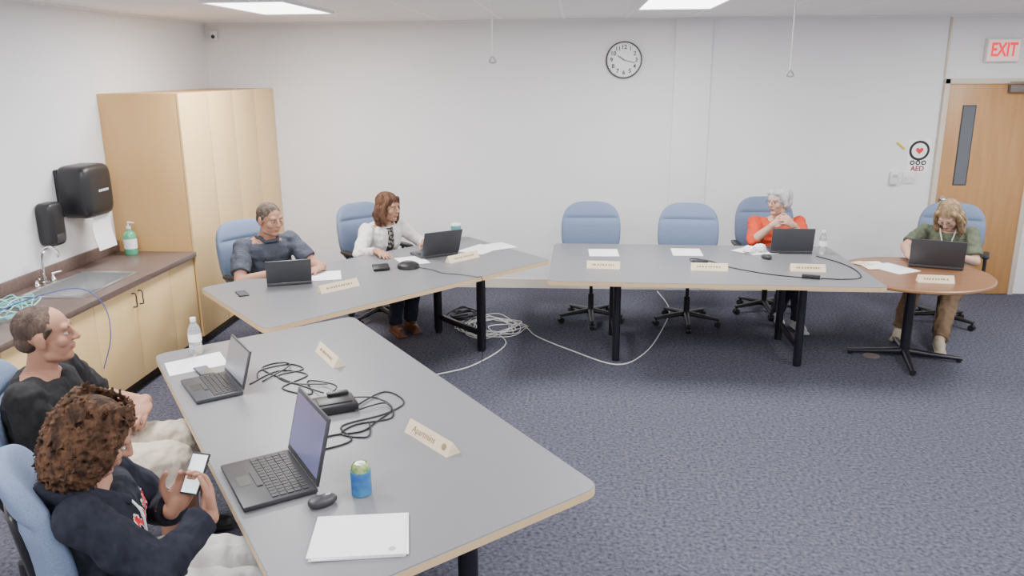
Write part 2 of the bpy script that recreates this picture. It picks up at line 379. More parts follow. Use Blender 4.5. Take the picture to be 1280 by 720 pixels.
for dx in(-.028,.028): mb=MB(); mb.box((dx,-.012,.004),(.012,.016,.026),0,.002); part(mb,'toggle',[M['white']],t)
mb=MB(); mb.box((0,-.03,0),(.07,.06,.10),0,.015); mb.ell((0,-.06,-.01),(.02,.012,.02),1); single(mb,'motion_sensor',[M['white'],M['dark']],'small white motion sensor high in the room corner','sensor',(-3.66,D,2.62))
for x,z in((-.54,2.31),(1.39,2.21)):
    t=thing('pull_cord','white pull cord with a small handle hanging from the ceiling','cord',(x,5.5,z),group='ceiling pull cords')
    mb=MB(); mb.cone((0,0,.02),(0,0,C-z),.005,.005,n=8); part(mb,'string',[M['white']],t)
    mb=MB(); mb.tube([(-.022,0,0),(0,0,.03),(.022,0,0),(0,0,-.008),(-.022,0,0)],.006); part(mb,'pull_handle',[M['print']],t)

# ------------------------------------------------------------ tables
def rpoly(c,r=.07,seg=6):
    P=[V((a,b)) for a,b in c]; out=[];n=len(P)
    for i in range(n):
        p=P[i];a=(P[i-1]-p).normalized();b=(P[(i+1)%n]-p).normalized()
        s=p+a*r;e=p+b*r
        for k in range(seg+1):
            t=k/seg; out.append((s*(1-t)**2+p*2*t*(1-t)+e*t*t)[:])
    return out
def table(corners,label,posts):
    t=thing('conference_table',label,'table',group='grey conference tables')
    mb=MB(); pl=rpoly(corners)
    mb.prism(pl,.708,.738,0,1)
    cx=sum(p[0] for p in corners)/4; cy=sum(p[1] for p in corners)/4
    inn=[(cx+(a-cx)*.996,cy+(b-cy)*.996) for a,b in pl]; mb.prism(inn,.738,.740,0,0)
    part(mb,'table_top',[M['laminate'],M['edge']],t,angle=50)
    for a,b in posts:
        a=V(a);b=V(b); d=(b-a).normalized()
        for p in(a,b):
            mb=MB(); X=V((d.x,d.y,0));Y=V((-d.y,d.x,0))
            mb.loft([(V((p.x,p.y,z)),X,Y,.045,.03) for z in(.02,.70)],n=20)
            mb.loft([(V((p.x,p.y,z)),X,Y,.07,.045) for z in(.695,.708)],n=20)
            mb.cone((p.x,p.y,0),(p.x,p.y,.022),.03,.03)
            part(mb,'leg',[M['blackm']],t)
        m=(a+b)/2; R=Matrix.Rotation(math.atan2(d.y,d.x),4,'Z')
        mb=MB(); mb.box((m.x,m.y,.15),((b-a).length-.06,.03,.05),0,.006,rot=R); part(mb,'cross_rail',[M['blackm']],t)
        mb=MB(); mb.box((m.x,m.y,.685),((b-a).length+.1,.04,.045),0,.006,rot=R); part(mb,'cross_rail',[M['blackm']],t)
    return t
T1=[(-2.31,4.07),(-.79,1.92),(.12,2.74),(-1.40,4.85)]
u1=V((.577,-.817));v1=V((.742,.67)); c1=V((-1.095,3.395))
P1=[((c1+u1*s*.82-v1*.28)[:],(c1+u1*s*.82+v1*.28)[:]) for s in(-1,1)]
table(T1,'large grey laminate conference table with beige edge, holding two laptops',P1)
T2=[(-2.70,5.48),(-1.86,4.54),(-.17,6.50),(-1.01,7.48)]
table(T2,'grey laminate conference table with black legs, angled beside the cabinet',[((-.74,6.32),(-1.18,6.79)),((-1.80,5.02),(-2.28,5.55))])
T3=[(-.16,7.17),(-.18,5.80),(2.26,5.72),(2.24,7.12)]
table(T3,'grey laminate conference table with beige edge standing parallel to the wall',[((.36,6.15),(.36,6.80)),((1.77,6.10),(1.78,6.75))])
RZ=.705
t=thing('round_table','round brown wood top table on a black pedestal base','table',(2.67,6.33,0))
mb=MB(); mb.lathe([(.555,RZ-.03),(.565,RZ-.022),(.565,RZ-.008),(.555,RZ)],mi=1,n=64); mb.lathe([(.556,RZ-.001),(.556,RZ+.0005)],n=64); part(mb,'table_top',[M['roundw'],M['rounde']],t)
mb=MB(); mb.cone((0,0,.06),(0,0,RZ-.03),.038,.038,n=28); mb.box((0,0,RZ-.04),(.3,.3,.02),0,.004); part(mb,'pedestal',[M['blackm']],t)
for k in range(4):
    a=math.radians(-12+90*k); mb=MB(); e=V((math.cos(a),math.sin(a),0)); s=V((-math.sin(a),math.cos(a),0))
    mb.loft([(e*.02+V((0,0,.06)),s,UP,.03,.03),(e*.2+V((0,0,.045)),s,UP,.026,.022),(e*.42+V((0,0,.03)),s,UP,.022,.015)],n=14); mb.cone(e*.40,e*.40+V((0,0,.03)),.018,.018); part(mb,'foot',[M['blackm']],t)

# ------------------------------------------------------------ chair
def build_chair(label):
    t=thing('office_chair',label,'chair',group='blue swivel office chairs')
    mb=MB(); mb.cone((0,0,.07),(0,0,.12),.04,.035); mb.cone((0,0,.11),(0,0,.26),.026,.026); mb.cone((0,0,.25),(0,0,.38),.016,.016)
    for k in range(5):
        a=math.radians(90+72*k); e=V((math.cos(a),math.sin(a),0)); s=V((-math.sin(a),math.cos(a),0))
        mb.loft([(e*.02+V((0,0,.10)),s,UP,.03,.022),(e*.17+V((0,0,.085)),s,UP,.024,.018),(e*.30+V((0,0,.072)),s,UP,.018,.012)],n=12)
    part(mb,'star_base',[M['black']],t)
    for k in range(5):
        a=math.radians(90+72*k); e=V((math.cos(a),math.sin(a),0)); s=V((-math.sin(a),math.cos(a),0)); c=e*.29+V((0,0,.027))
        mb=MB(); mb.cone(c+s*.022,c+s*.006,.027,.027); mb.cone(c-s*.022,c-s*.006,.027,.027); mb.cone(c+s*.01,c-s*.01,.012,.012); mb.cone(c+V((0,0,.01)),c+V((0,0,.05)),.010,.010)
        part(mb,'caster',[M['black']],t)
    mb=MB(); mb.box((0,-.01,.385),(.20,.24,.03),0,.008); part(mb,'seat_plate',[M['black']],t)
    def fs(q): return V((q.x,q.y,q.z+.25*q.x*q.x-(.3*(q.y-.15)**2 if q.y>.15 else 0)))
    mb=MB(); mb.ell((0,.01,.435),(.25,.24,.045),e1=.5,e2=.45,nu=40,nv=14,fn=fs); part(mb,'seat',[M['blue']],t)
    def fb(q):
        z=q.z; k=1-.08*max(0,(z/.27))**2-.12*max(0,-z/.27)**2
        th=1-.30*math.exp(-((z-.12)/.018)**2)
        return V((q.x*k,q.y*th+.55*q.x*q.x+.05*math.cos(z*5)-.05,z))
    R=Matrix.Rotation(math.radians(8),4,'X')
    mb=MB(); mb.ell((0,-.245,.80),(.275,.05,.275),e1=.6,e2=.5,nu=48,nv=48,fn=fb,rot=R); part(mb,'backrest',[M['blue']],t)
    mb=MB(); mb.ell((0,-.296,.77),(.12,.018,.16),e1=.4,e2=.5,nu=36,nv=20,fn=lambda q:V((q.x,q.y+.4*q.x*q.x,q.z)),rot=R); part(mb,'back_shell',[M['black']],t)
    mb=MB(); mb.tube([(0,-.08,.37),(0,-.25,.38),(0,-.30,.46),(0,-.30,.60),(0,-.30,.7)],.022,n=10); part(mb,'back_support',[M['black']],t)
    for s in(-1,1):
        mb=MB(); mb.tube([(s*.12,0,.385),(s*.27,0,.40),(s*.30,-.01,.50),(s*.30,-.02,.655)],.016,n=10); mb.ell((s*.30,.01,.67),(.035,.13,.018),e1=.6,e2=.6); part(mb,'armrest',[M['black']],t)
    return t
def rzf(f): return math.atan2(-f[0],f[1])
f1=V((.817,.577,0))
ch=build_chair('blue fabric swivel office chair, empty, tucked under the grey table')
ch.location=(.18,7.22,0); ch.rotation_euler=(0,0,math.pi+.03)
dup(ch,(1.05,7.16,0),math.pi-.05)
dup(ch,(1.84,7.58,0),math.pi+.02,'blue swivel office chair seating the person in the red shirt')
dup(ch,(3.33,7.28,0),rzf((-.45,-.9)),'blue swivel office chair behind the round brown table')
dup(ch,(-2.52,6.27,0),rzf((.83,-.55)),'blue swivel office chair seating the person in the dark polo shirt')
dup(ch,(-1.80,7.18,0),rzf((.72,-.69)),'blue swivel office chair seating the person in the white cardigan')
fE=V((.95,.30,0)).normalized(); fF=V((.93,.37,0)).normalized()
dup(ch,(-2.20,3.10,0),rzf((.93,.37,0)),'blue swivel office chair seating the person in the black shirt')
dup(ch,(-1.545,2.385,0),rzf((.78,.62,0)),'blue swivel office chair seating the person in the dark hoodie')

# ------------------------------------------------------------ laptops etc
def laptop(loc,rz,label,w=.34,d=.23,ang=105,scr=(.02,.02,.03),emit=0.,h=None,body='lap'):
    t=thing('laptop',label,'laptop',loc,rz,group='open laptops on the tables')
    mb=MB(); mb.box((0,0,.013),(w,d,.018),0,.004)
    for sx in(-1,1):
        for sy in(-1,1): mb.cone((sx*(w/2-.03),sy*(d/2-.03),0),(sx*(w/2-.03),sy*(d/2-.03),.005),.008,.008,n=10)
    part(mb,'base',[M[body]],t)
    mb=MB()
    for r in range(5):
        for c in range(14):
            mb.box((-w*.42+c*w*.84/13,d*.36-r*.024*d/.23,.0235),(w*.84/13*.84,.019*d/.23,.004),0)
    mb.box((0,d*.36-5*.024*d/.23,.0235),(w*.32,.018*d/.23,.004)); part(mb,'keyboard',[M['key']],t)
    mb=MB(); mb.box((-.01,-d*.32,.0222),(.08,.045,.001),0); part(mb,'touchpad',[M['black']],t)
    h=h or d*.98
    R=Matrix.Translation((0,d/2-.004,.026))@Matrix.Rotation(-(math.radians(ang)-math.pi/2),4,'X')
    mb=MB(); mb.T=R; mb.box((0,.004,h/2),(w,.010,h),0,.003); lid=part(mb,'lid',[M[body]],t)
    mb=MB(); mb.T=R; mb.box((0,-.0018,h/2+.005),(w*.92,.0012,h*.84),0); part(mb,'display',[mat('display',scr,.2,emit=emit)],lid)
    return t
Z=.7401
ra=rzf(f1)
laptop((-1.145,2.70,Z),ra,'black laptop open on the table before the person in a hoodie',w=.38,d=.27,ang=104,scr=(.10,.10,.20),emit=.5,h=.265,body='dark')
laptop((-1.765,3.59,Z),ra+.05,'black laptop open beside a white sheet of paper',w=.33,d=.22,ang=106,scr=(.16,.17,.20),emit=.4,h=.195)
laptop((-2.10,5.68,Z),rzf((.35,-.93)),'dark laptop with its lid back turned outward',ang=108,w=.32,d=.21,h=.185)
laptop((-1.175,6.66,Z),rzf((.58,-.81)),'dark laptop open before the person in a white cardigan',ang=112,w=.35)
laptop((1.85,6.93,Z),math.pi,'dark laptop open before the person in red',ang=100,w=.35,h=.20)
laptop((2.93,6.58,RZ+.0012),rzf((-.35,-.94)),'dark laptop open on the round table',ang=100,w=.39,d=.25,h=.215,body='dark')
def sheet(pts,z,label,name='paper_sheet',th=.002,m='paper'):
    t=thing(name,label,'paper',group='loose papers on the tables')
    mb=MB(); mb.prism(pts,z,z+th); part(mb,'page',[M[m]],t)
def rect(c,w,d,a):
    c=V(c);x=V((math.cos(a),math.sin(a)));y=V((-math.sin(a),math.cos(a)))
    return [(c+x*w/2*i+y*d/2*j)[:] for i,j in((-1,-1),(1,-1),(1,1),(-1,1))]
for k,(dx,da) in enumerate(((0,0),(.006,.03),(-.004,-.02))):
    sheet(rect((-.695+dx,2.345),.31,.25,.17+da),Z+.004*k,'white paper sheet in a small stack beside the mouse',th=.0038)
mb=MB(); mb.lathe([(.012,0),(.012,.001)],n=16); single(mb,'paper_seal',[M['print']],'small round stamped seal printed on the paper','seal',(-.57,2.27,Z+.012))
sheet([(-2.18,3.93),(-2.06,3.75),(-1.83,3.94),(-1.96,4.13)],Z,'white sheet of paper beside a water bottle')
sheet(rect((-1.88,5.88),.22,.28,.3),Z,'white sheet of paper beside a laptop')
sheet(rect((-1.32,6.42),.22,.29,.5),Z,'white sheet of paper under a hand')
sheet(rect((-.80,6.88),.26,.34,-.5),Z,'white paper sheet near the table end')
sheet(rect((-.68,6.98),.26,.30,-.9),Z+.003,'white paper sheet near the table end')
sheet(rect((.27,6.79),.25,.28,.02),Z,'white sheet of paper in front of an empty chair')
sheet(rect((.98,6.84),.25,.28,-.03),Z,'white sheet of paper in front of an empty chair')
sheet(rect((1.60,6.90),.24,.24,.3),Z,'white paper sheets beside the laptop')
sheet(rect((1.52,6.92),.24,.2,.8),Z+.003,'white paper sheets beside the laptop')
sheet(rect((2.56,6.46),.24,.32,.5),RZ+.001,'white paper sheet on the round table')
sheet(rect((2.44,6.55),.20,.26,.1),RZ+.004,'white paper sheet on the round table')
sheet(rect((2.37,6.60),.12,.15,.6),RZ+.0065,'yellow note sheet on the round table',m='woodp')
def crumple(loc,r,seed):
    mb=MB()
    mb.ell((0,0,r*.55),(r,r,r*.6),nu=16,nv=10,fn=lambda q:q*(1+.35*noise.noise(q*60+V((seed,0,0)))))
    single(mb,'paper_tissue',[M['paper']],'crumpled white tissue lying beside the laptop','tissue',loc,group='crumpled tissues')
crumple((1.60,6.88,Z+.006),.055,1); crumple((1.50,6.82,Z+.006),.05,5)
def plate(p,q,label,z=Z,txt=None):
    p=V(p);q=V(q); c=(p+q)/2; L=(q-p).length; d=(q-p).normalized(); rz=math.atan2(d.y,d.x)
    t=thing('name_plate',label,'name plate',(c.x,c.y,z),rz,group='wooden name plates')
    h=.055;b=.035; mb=MB(); vs=[(-L/2,-b,0),(L/2,-b,0),(L/2,b,0),(-L/2,b,0),(-L/2,0,h),(L/2,0,h)]
    mb.addv(vs,[[0,3,2,1],[0,1,5,4],[2,3,4,5],[0,4,3],[1,2,5]]); part(mb,'block',[M['woodp']],t,angle=20)
    tilt=math.atan2(h,b); Mx=Matrix.Translation((0,-b/2-.0008,h/2+.0005))@Matrix.Rotation(tilt,4,'X')
    if txt:
        text_part(txt,.040,M['ink'],t,Mx@Matrix.Translation((-.03,0,0)),ext=.0004)
        mb=MB(); mb.T=Mx@Matrix.Translation((L/2-.04,0,0)); mb.lathe([(.014,0),(.014,.0012)],n=18); part(mb,'emblem',[M['ink']],t)
    else:
        mb=MB(); mb.T=Mx; x=-L*.32; rnd=random.Random(int(L*1000))
        while x<L*.33:
            w=rnd.uniform(.008,.02); mb.box((x,0,0),(w*.8,.014,.001)); x+=w+.006
        part(mb,'engraved_marks',[M['ink']],t)
plate((-.69,3.19),(-.47,2.96),'wooden name plate with dark engraved lettering on the large table',txt='Apartmins')
plate((-1.40,4.19),(-1.22,3.93),'wooden name plate standing on the large table')
plate((-1.78,5.38),(-1.57,5.62),'wooden name plate in front of the dark laptop')
plate((-1.01,6.35),(-.80,6.60),'wooden name plate near the table edge')
plate((.12,6.25),(.38,6.23),'wooden name plate in front of an empty chair')
plate((.93,6.22),(1.21,6.20),'wooden name plate in front of an empty chair')
plate((1.69,6.22),(1.95,6.20),'wooden name plate on the table in front of the laptop')
plate((2.58,6.05),(2.83,6.02),'wooden name plate on the round table',z=RZ+.001)
def bottle(loc,s=1):
    t=thing('water_bottle','clear plastic water bottle with white cap','bottle',loc,group='plastic water bottles')
    mb=MB(); mb.lathe([(.026*s,0),(.032*s,.008),(.032*s,.05),(.029*s,.06),(.032*s,.07),(.032*s,.13),(.026*s,.155),(.013*s,.18),(.013*s,.19)]); part(mb,'bottle_body',[M['pet']],t)
    mb=MB(); mb.lathe([(.0325*s,.075),(.0325*s,.12)],cap=False); part(mb,'label_band',[M['paper']],t)
    mb=MB(); mb.lathe([(.0145*s,.188),(.0145*s,.208)]); part(mb,'cap',[M['white']],t)
bottle((-2.08,4.10,Z),1.1); bottle((2.10,6.80,Z))
t=thing('drink_can','patterned green drink can in a blue foam sleeve','can',(-.765,2.635,Z))
mb=MB(); mb.lathe([(.024,0),(.032,.008),(.033,.012),(.033,.112),(.027,.122),(.026,.124),(.024,.12)]); part(mb,'can_body',[mat('can_green',(.08,.22,.07),.35,metal=.2,c2=(.45,.5,.22),scale=45)],t)
mb=MB(); mb.lathe([(.037,0.002),(.038,.094),(.034,.094)],n=28); part(mb,'sleeve',[mat('koozie',(.02,.10,.32),.7,c2=(.05,.22,.42),scale=18)],t,'blue foam sleeve')
mb=MB(); mb.lathe([(.02,.121),(.02,.123)]); mb.box((.006,0,.124),(.02,.012,.002)); part(mb,'lid',[M['steel']],t)
t=thing('drink_tumbler','teal drinking tumbler with a pale lid at the table end','cup',(-1.07,7.26,Z))
mb=MB(); mb.lathe([(.038,0),(.042,.005),(.048,.14)]); part(mb,'cup_body',[mat('teal_cup',(.09,.30,.30),.35)],t)
mb=MB(); mb.lathe([(.050,.14),(.050,.155),(.042,.16)]); part(mb,'lid',[M['white']],t)
def mouse(loc,rz,lab):
    t=thing('computer_mouse',lab,'mouse',loc,rz,group='computer mice')
    mb=MB(); mb.ell((0,0,.016),(.032,.055,.018),e1=.8,e2=.85,fn=lambda q:V((q.x,q.y,max(q.z,-.015)+(.004 if q.y<0 and q.z>0 else 0)))); part(mb,'shell',[M['dark']],t)
    mb=MB(); mb.ell((0,.025,.033),(.004,.011,.006)); part(mb,'scroll_wheel',[M['steel']],t)
mouse((-.885,2.545,Z),-.8,'dark computer mouse with steel wheel beside the paper stack')
mouse((1.60,6.62,Z),.4,'black computer mouse beside the laptop')
def phone(loc,rz,lab,scr=None):
    t=thing('mobile_phone',lab,'phone',loc,rz)
    mb=MB(); mb.box((0,0,.005),(.070,.143,.009),0,.003); part(mb,'case',[M['black']],t)
    mb=MB(); mb.box((0,0,.0098),(.062,.130,.0006),0); part(mb,'display',[scr or M['glassd']],t)
    return t
phone((-1.91,3.82,Z+.002),ra+math.pi/2+.1,'black mobile phone lying beside a laptop')
phone((-2.32,5.33,Z),.6,'black mobile phone lying on the table corner')
mb=MB(); mb.box((0,0,.022),(.20,.15,.044),0,.010); mb.box((0,0,.046),(.15,.10,.005),0,.001); mb.box((.03,.05,.055),(.10,.03,.015),0,.004); single(mb,'power_adapter',[M['black']],'black power adapter box with cables on the large table','power adapter',(-1.09,3.39,Z),.5)
mb=MB(); mb.lathe([(.085,0),(.09,.008),(.085,.03),(.06,.045),(.0,.05)],n=36); mb.lathe([(.04,.044),(.04,.052)],mi=1); single(mb,'conference_phone',[M['black'],M['dark']],'round black conference speaker on the angled table','speaker',(-1.30,6.17,Z))
mb=MB(); mb.box((0,0,.025),(.13,.09,.02),0,.006,rot=Matrix.Rotation(.25,4,'X')); mb.box((0,.02,.012),(.1,.05,.02),0,.004); single(mb,'card_reader',[M['black']],'small black tabletop device beside the papers','electronics',(-1.50,6.08,Z),.4)
mb=MB(); mb.box((0,0,.014),(.13,.05,.026),0,.006); single(mb,'power_adapter',[M['black']],'small black power brick with a cable','power adapter',(1.78,5.97,Z),-.3)
mb=MB(); mb.box((0,0,.014),(.12,.07,.026),0,.008); single(mb,'power_adapter',[M['black']],'small black power brick with a cable','power adapter',(1.03,6.42,Z),.3)
def cable(pts,r,m,label,name='power_cable'):
    mb=MB(); mb.tube(pts,r,n=6); single(mb,name,[M[m]],label,'cable')
z=Z+.004
cable([(-1.60,3.66,z),(-1.52,3.85,z),(-1.35,3.80,z),(-1.42,3.62,z),(-1.25,3.55,z),(-1.32,3.72,z),(-1.15,3.62,z+.02),(-1.13,3.50,z+.03)],.004,'black','black laptop charging cable coiled on the large table')
cable([(-1.03,3.45,z+.03),(-.92,3.52,z),(-.82,3.40,z),(-.86,3.25,z),(-.90,3.15,z),(-1.02,3.10,z),(-1.08,3.0,z),(-1.0,2.85,z)],.004,'black','black cable looping across the large table')
cable([(-.99,3.40,z+.01),(-.90,3.60,z),(-.78,3.48,z),(-.84,3.34,z),(-1.0,3.20,z),(-.92,3.06,z),(-1.04,2.95,z)],.004,'black','second black cable looping across the large table')
cable([(-.98,3.34,z+.01),(-.86,3.44,z+.01),(-.80,3.30,z),(-.94,3.22,z),(-.98,3.12,z),(-.86,3.10,z),(-.88,3.22,z+.01)],.004,'black','third black cable coiled beside the adapter box')
cable([(-1.58,3.72,z),(-1.62,3.85,z),(-1.50,3.95,z),(-1.40,3.88,z),(-1.5,3.78,z),(-1.38,3.68,z),(-1.2,3.66,z+.01)],.004,'black','black cable coiled beside the small laptop')
cable([(-1.55,3.70,z),(-1.48,3.90,z+.01),(-1.56,3.97,z),(-1.62,3.88,z),(-1.46,3.74,z),(-1.28,3.62,z),(-1.18,3.52,z+.02)],.004,'black','black cable with a loop beside the small laptop')
cable([(-1.20,6.12,z+.01),(-1.1,6.1,z),(-1.0,6.0,z),(-.85,5.95,z),(-.72,5.885,z),(-.67,5.86,.72),(-.66,5.88,.4),(-.7,5.95,.03)],.0035,'black','black cable hanging over the table edge')
cable([(.97,6.42,z),(.98,6.58,z),(1.12,6.50,z),(1.25,6.28,z),(1.5,6.07,z),(1.72,5.98,z)],.004,'black','black cable joining two power bricks on the table')
cable([(1.85,5.96,z),(2.0,5.94,z),(2.15,6.0,z),(2.19,6.25,z),(2.14,6.5,z),(2.03,6.72,z)],.004,'black','black cable running along the table end to the laptop')
zf=.006
cable([(-1.35,5.55,zf),(-1.0,5.75,zf),(-.75,5.98,zf),(-.55,6.5,zf),(-.75,6.95,zf),(-.45,7.0,zf),(-.3,6.7,zf),(.0,6.35,zf),(.36,6.03,zf),(.6,6.3,zf),(.8,6.9,zf),(.95,7.6,zf),(.9,8.25,zf)],.005,'whitec','long white cable lying across the carpet')
heap((-.72,6.95),.32,.35,70,.004,.001,.03,M['whitec'],'extension_cable','tangled white cables lying on the carpet under the table',loops=9,seed=4)
heap((-1.02,7.15),.16,.2,30,.006,.036,.05,M['black'],'extension_cable','tangled dark cables on the carpet under the table',loops=5,seed=5)
mb=MB(); mb.lathe([(.065,0),(.065,.004),(.05,.008)],n=32); mb.lathe([(.03,.008),(.03,.010)]); single(mb,'floor_outlet',[M['brown']],'round brown floor outlet cover set in the carpet','outlet',(2.43,6.36,0))

# ------------------------------------------------------------ people
def remesh(mb,vox,it=6,fn=None):
    me=mb.mesh('tmp',[],smooth=False); o=bpy.data.objects.new('tmp',me); COL.objects.link(o)
    m=o.modifiers.new('r','REMESH'); m.mode='VOXEL'; m.voxel_size=vox
    s=o.modifiers.new('s','SMOOTH'); s.factor=.5; s.iterations=it
    dg=bpy.context.evaluated_depsgraph_get(); r=bpy.data.meshes.new_from_object(o.evaluated_get(dg))
    bpy.data.objects.remove(o)
    if fn:
        r.update(); ns=[v.normal.copy() for v in r.vertices]
        for v,nn in zip(r.vertices,ns): v.co=fn(v.co.copy(),nn)
    r.shade_smooth(); r.update(); return r
def mpart(me,name,mats,parent,label=None):
    me.name=name; me.materials.clear()
    for m in mats: me.materials.append(m)
    o=bpy.data.objects.new(name,me); COL.objects.link(o); o.parent=parent; o.matrix_parent_inverse=Matrix.Translation(-parent.location)
    if label:o['label']=label
    return o
def ik(a,c,l1,l2,hint):
    d=c-a; L=d.length
    if L>(l1+l2)*.995: c=a+d.normalized()*(l1+l2)*.995; d=c-a; L=d.length
    d.normalize(); x=(l1*l1-l2*l2+L*L)/(2*L); h=math.sqrt(max(l1*l1-x*x,0)); q=hint-d*hint.dot(d); q.normalize()
    return a+d*x+q*h, c
def handg(mb,w,d,n,side,s,curl):
    Y=d.normalized(); Zv=(n-Y*n.dot(Y)).normalized(); X=Y.cross(Zv); tx=-1 if side=='R' else 1
    F=frame(w,X*s,Y*s,Zv*s)
    def T(x,y,z): return F@V((x,y,z))
    R=frame((0,0,0),X,Y,Zv)
    mb.ell(T(0,.048,0),(.040*s,.054*s,.016*s),rot=R,e1=.8,e2=.7)
    mb.cap(T(0,-.01,0),T(0,.03,0),.027*s,.024*s)
    for i in range(4):
        x=tx*(.030,.010,-.010,-.029)[i]; y=(.086,.093,.088,.078)[i]; L=(.072,.080,.074,.057)[i]; p=V((x,y,0)); a=curl*.55; q=[T(*p)]
        fan=(.10,.03,-.04,-.12)[i]*tx*.7
        for k,fr in enumerate((.45,.3,.25)):
            p=p+V((math.sin(fan)*L*fr,math.cos(a)*L*fr,-math.sin(a)*L*fr)); q.append(T(*p)); a+=curl*.9
        r=(.0090,.0094,.0090,.0078)[i]*s; mb.chain(q,[r,r*.97,r*.9,r*.8],n=10)
    p=V((tx*.026,.022,-.006)); q=[T(*p)]; a=.85
    for L in(.044,.033,.026):
        p=p+V((tx*math.sin(a)*L,math.cos(a)*L,-.25*L-curl*.2*L)); q.append(T(*p)); a-=.3+curl*.2
    mb.chain(q,[.014*s,.012*s,.0105*s,.009*s],n=10)
I4=Matrix.Identity(4)
def person(label,hip,f,s,neck,hc,look,hands,feet,shirt,pants,skin,hair,shoe,vox=.0048,female=False,sleeve=.5,pantlen=1.,belly=0.,hs=1.,loose=.012,topname='shirt',headroll=0.,collar=False,ploose=None,wide=1.):
    hip=V(hip); f=V((f[0],f[1],0)); f.normalize(); R=f.cross(UP).normalized(); neck=V(neck); hc=V(hc)
    if ploose is None: ploose=loose
    t=thing('person',label,'person',(hip.x,hip.y,0))
    fm=.9 if female else 1.
    k=s*fm
    Yh=V(look).normalized(); Xh=Yh.cross(UP).normalized(); Zh=Xh.cross(Yh)
    if headroll:
        q=Matrix.Rotation(headroll,3,Yh); Xh=q@Xh; Zh=q@Zh
    hk=s*hs*(.96 if female else 1.)
    HF=frame(hc,Xh*hk,Yh*hk,Zh*hk)
    sp_=(neck-hip)
    mid=hip+sp_*.5-f*.03
    def spine(t_): return hip*(1-t_)**2+mid*2*t_*(1-t_)+neck*t_*t_
    prof=[(-.16,.13,.10),(-.05,.175,.125),(.10,.172,.122+belly*.5),(.28,.155,.108+belly),(.45,.158,.108+belly*.6),(.62,.172,.115),(.78,.182,.112),(.90,.165,.092),(.97,.110,.072),(1.03,.058,.056)]
    if female: prof=[(-.16,.14,.10),(-.05,.185,.125),(.10,.178,.122),(.28,.145,.10+belly),(.45,.140,.10+belly),(.62,.155,.128),(.78,.160,.108),(.90,.145,.085),(.97,.095,.062),(1.03,.052,.05)]
    def rings(a,b,g):
        out=[]
        for tt,w,dp in prof:
            if tt<a-1e-6 or tt>b+1e-6: continue
            p=spine(tt) if tt>=0 else hip+sp_.normalized()*tt*.5*s
            tg=(spine(min(tt+.05,1))-spine(max(tt-.05,0))).normalized() if tt>0 else sp_.normalized()
            F=tg.cross(R)
            if F.dot(f)<0: F=-F
            out.append((p,R,F,w*s*wide+g,dp*s+g))
        return out
    shw=.185*s*wide*(.9 if female else 1.); drop=.05*s
    upn=(neck-spine(.8)).normalized()
    SL=neck-upn*drop-R*shw; SR=neck-upn*drop+R*shw
    ua=.29*k; fa=.255*k
    arms=[]
    for side,S,(hp,hd,hn,eh,cu) in(('L',SL,hands[0]),('R',SR,hands[1])):
        E,W=ik(S,V(hp),ua,fa,V(eh)); arms.append((side,S,E,W,V(hd),V(hn),cu))
    legs=[]
    for j,(ft,toe) in enumerate(feet):
        sg=-1 if j==0 else 1
        Hj=hip+R*sg*.092*s
        K,A=ik(Hj,V(ft),.43*s*(.96 if female else 1),.41*s*(.96 if female else 1),UP*1.0+f*.6); legs.append((Hj,K,A,V(toe).normalized()))
    mb=MB(); mb.loft(rings(-1,2,-.004))
    mb.cap(neck-upn*.03*s,HF@V((0,-.018,-.055)),.057*k,.052*k)
    for side,S,E,W,hd,hn,cu in arms:
        mb.cap(neck-upn*.05*s,S,.048*k,.052*k); m1=S.lerp(E,.4); mb.chain([S,m1,E],[.054*k,.050*k,.040*k]); m2=E.lerp(W,.3); mb.chain([E,m2,W],[.040*k,.042*k,.027*k])
        handg(mb,W,hd,hn,side,k*1.09,cu)
    for Hj,K,A,toe in legs:
        mb.chain([Hj,Hj.lerp(K,.5),K],[.088*s,.078*s,.056*s]); mb.chain([K,K.lerp(A,.35),A],[.055*s,.056*s,.036*s])
        mb.cap(A-UP*.03,A-UP*.04+toe*.12,.032*s,.026*s)
    mb.T=HF
    mb.ell((0,-.012,.030),(.077,.096,.086),nu=32,nv=22); mb.ell((0,.012,-.030),(.062,.076,.084),nu=32,nv=22); mb.ell((0,.060,-.088),(.028,.024,.022))
    mb.cap((-.045,.01,-.072),(0,.052,-.091),.022,.023); mb.cap((.045,.01,-.072),(0,.052,-.091),.022,.023)
    mb.cap((0,.086,.018),(0,.105,-.020),.009,.013); mb.ell((-.010,.097,-.024),(.009,.010,.008)); mb.ell((.010,.097,-.024),(.009,.010,.008))
    mb.cap((-.036,.072,.030),(.036,.072,.030),.015,.015)
    for sx in(-1,1):
        mb.ell((sx*.040,.058,-.020),(.026,.024,.026)); mb.ell((sx*.079,-.008,-.005),(.010,.020,.034))
    mb.ell((0,.085,-.050),(.025,.010,.007)); mb.ell((0,.083,-.060),(.021,.010,.008))
    body=remesh(mb,vox,5)
    inv=HF.inverted()
    mpart(body,'body',[skin,lipm],t)
    for p in body.polygons:
        q=inv@p.center
        if abs(q.x)<.022 and q.y>.07 and abs(q.z+.055)<.0085: p.material_index=1
    def sub(build,name,mats,label=None,T=HF):
        b=MB(); b.T=T; build(b); return mpart(b.mesh(name,mats),name,mats,t,label)
    for sx in(-1,1):
        sub(lambda b:b.ell((sx*.030,.0740,.005),(.0120,.0112,.0052)),'eye',[eyew])
        sub(lambda b:b.ell((sx*.030,.0840,.005),(.0055,.003,.0050)),'iris',[eyed])
        sub(lambda b:b.chain([(sx*.016,.0885,.024),(sx*.034,.0865,.029),(sx*.048,.0755,.024)],[.0013,.0020,.0013],n=8),'eyebrow',[hair[0]])
    mb=MB(); mb.T=HF; hair[1](mb)
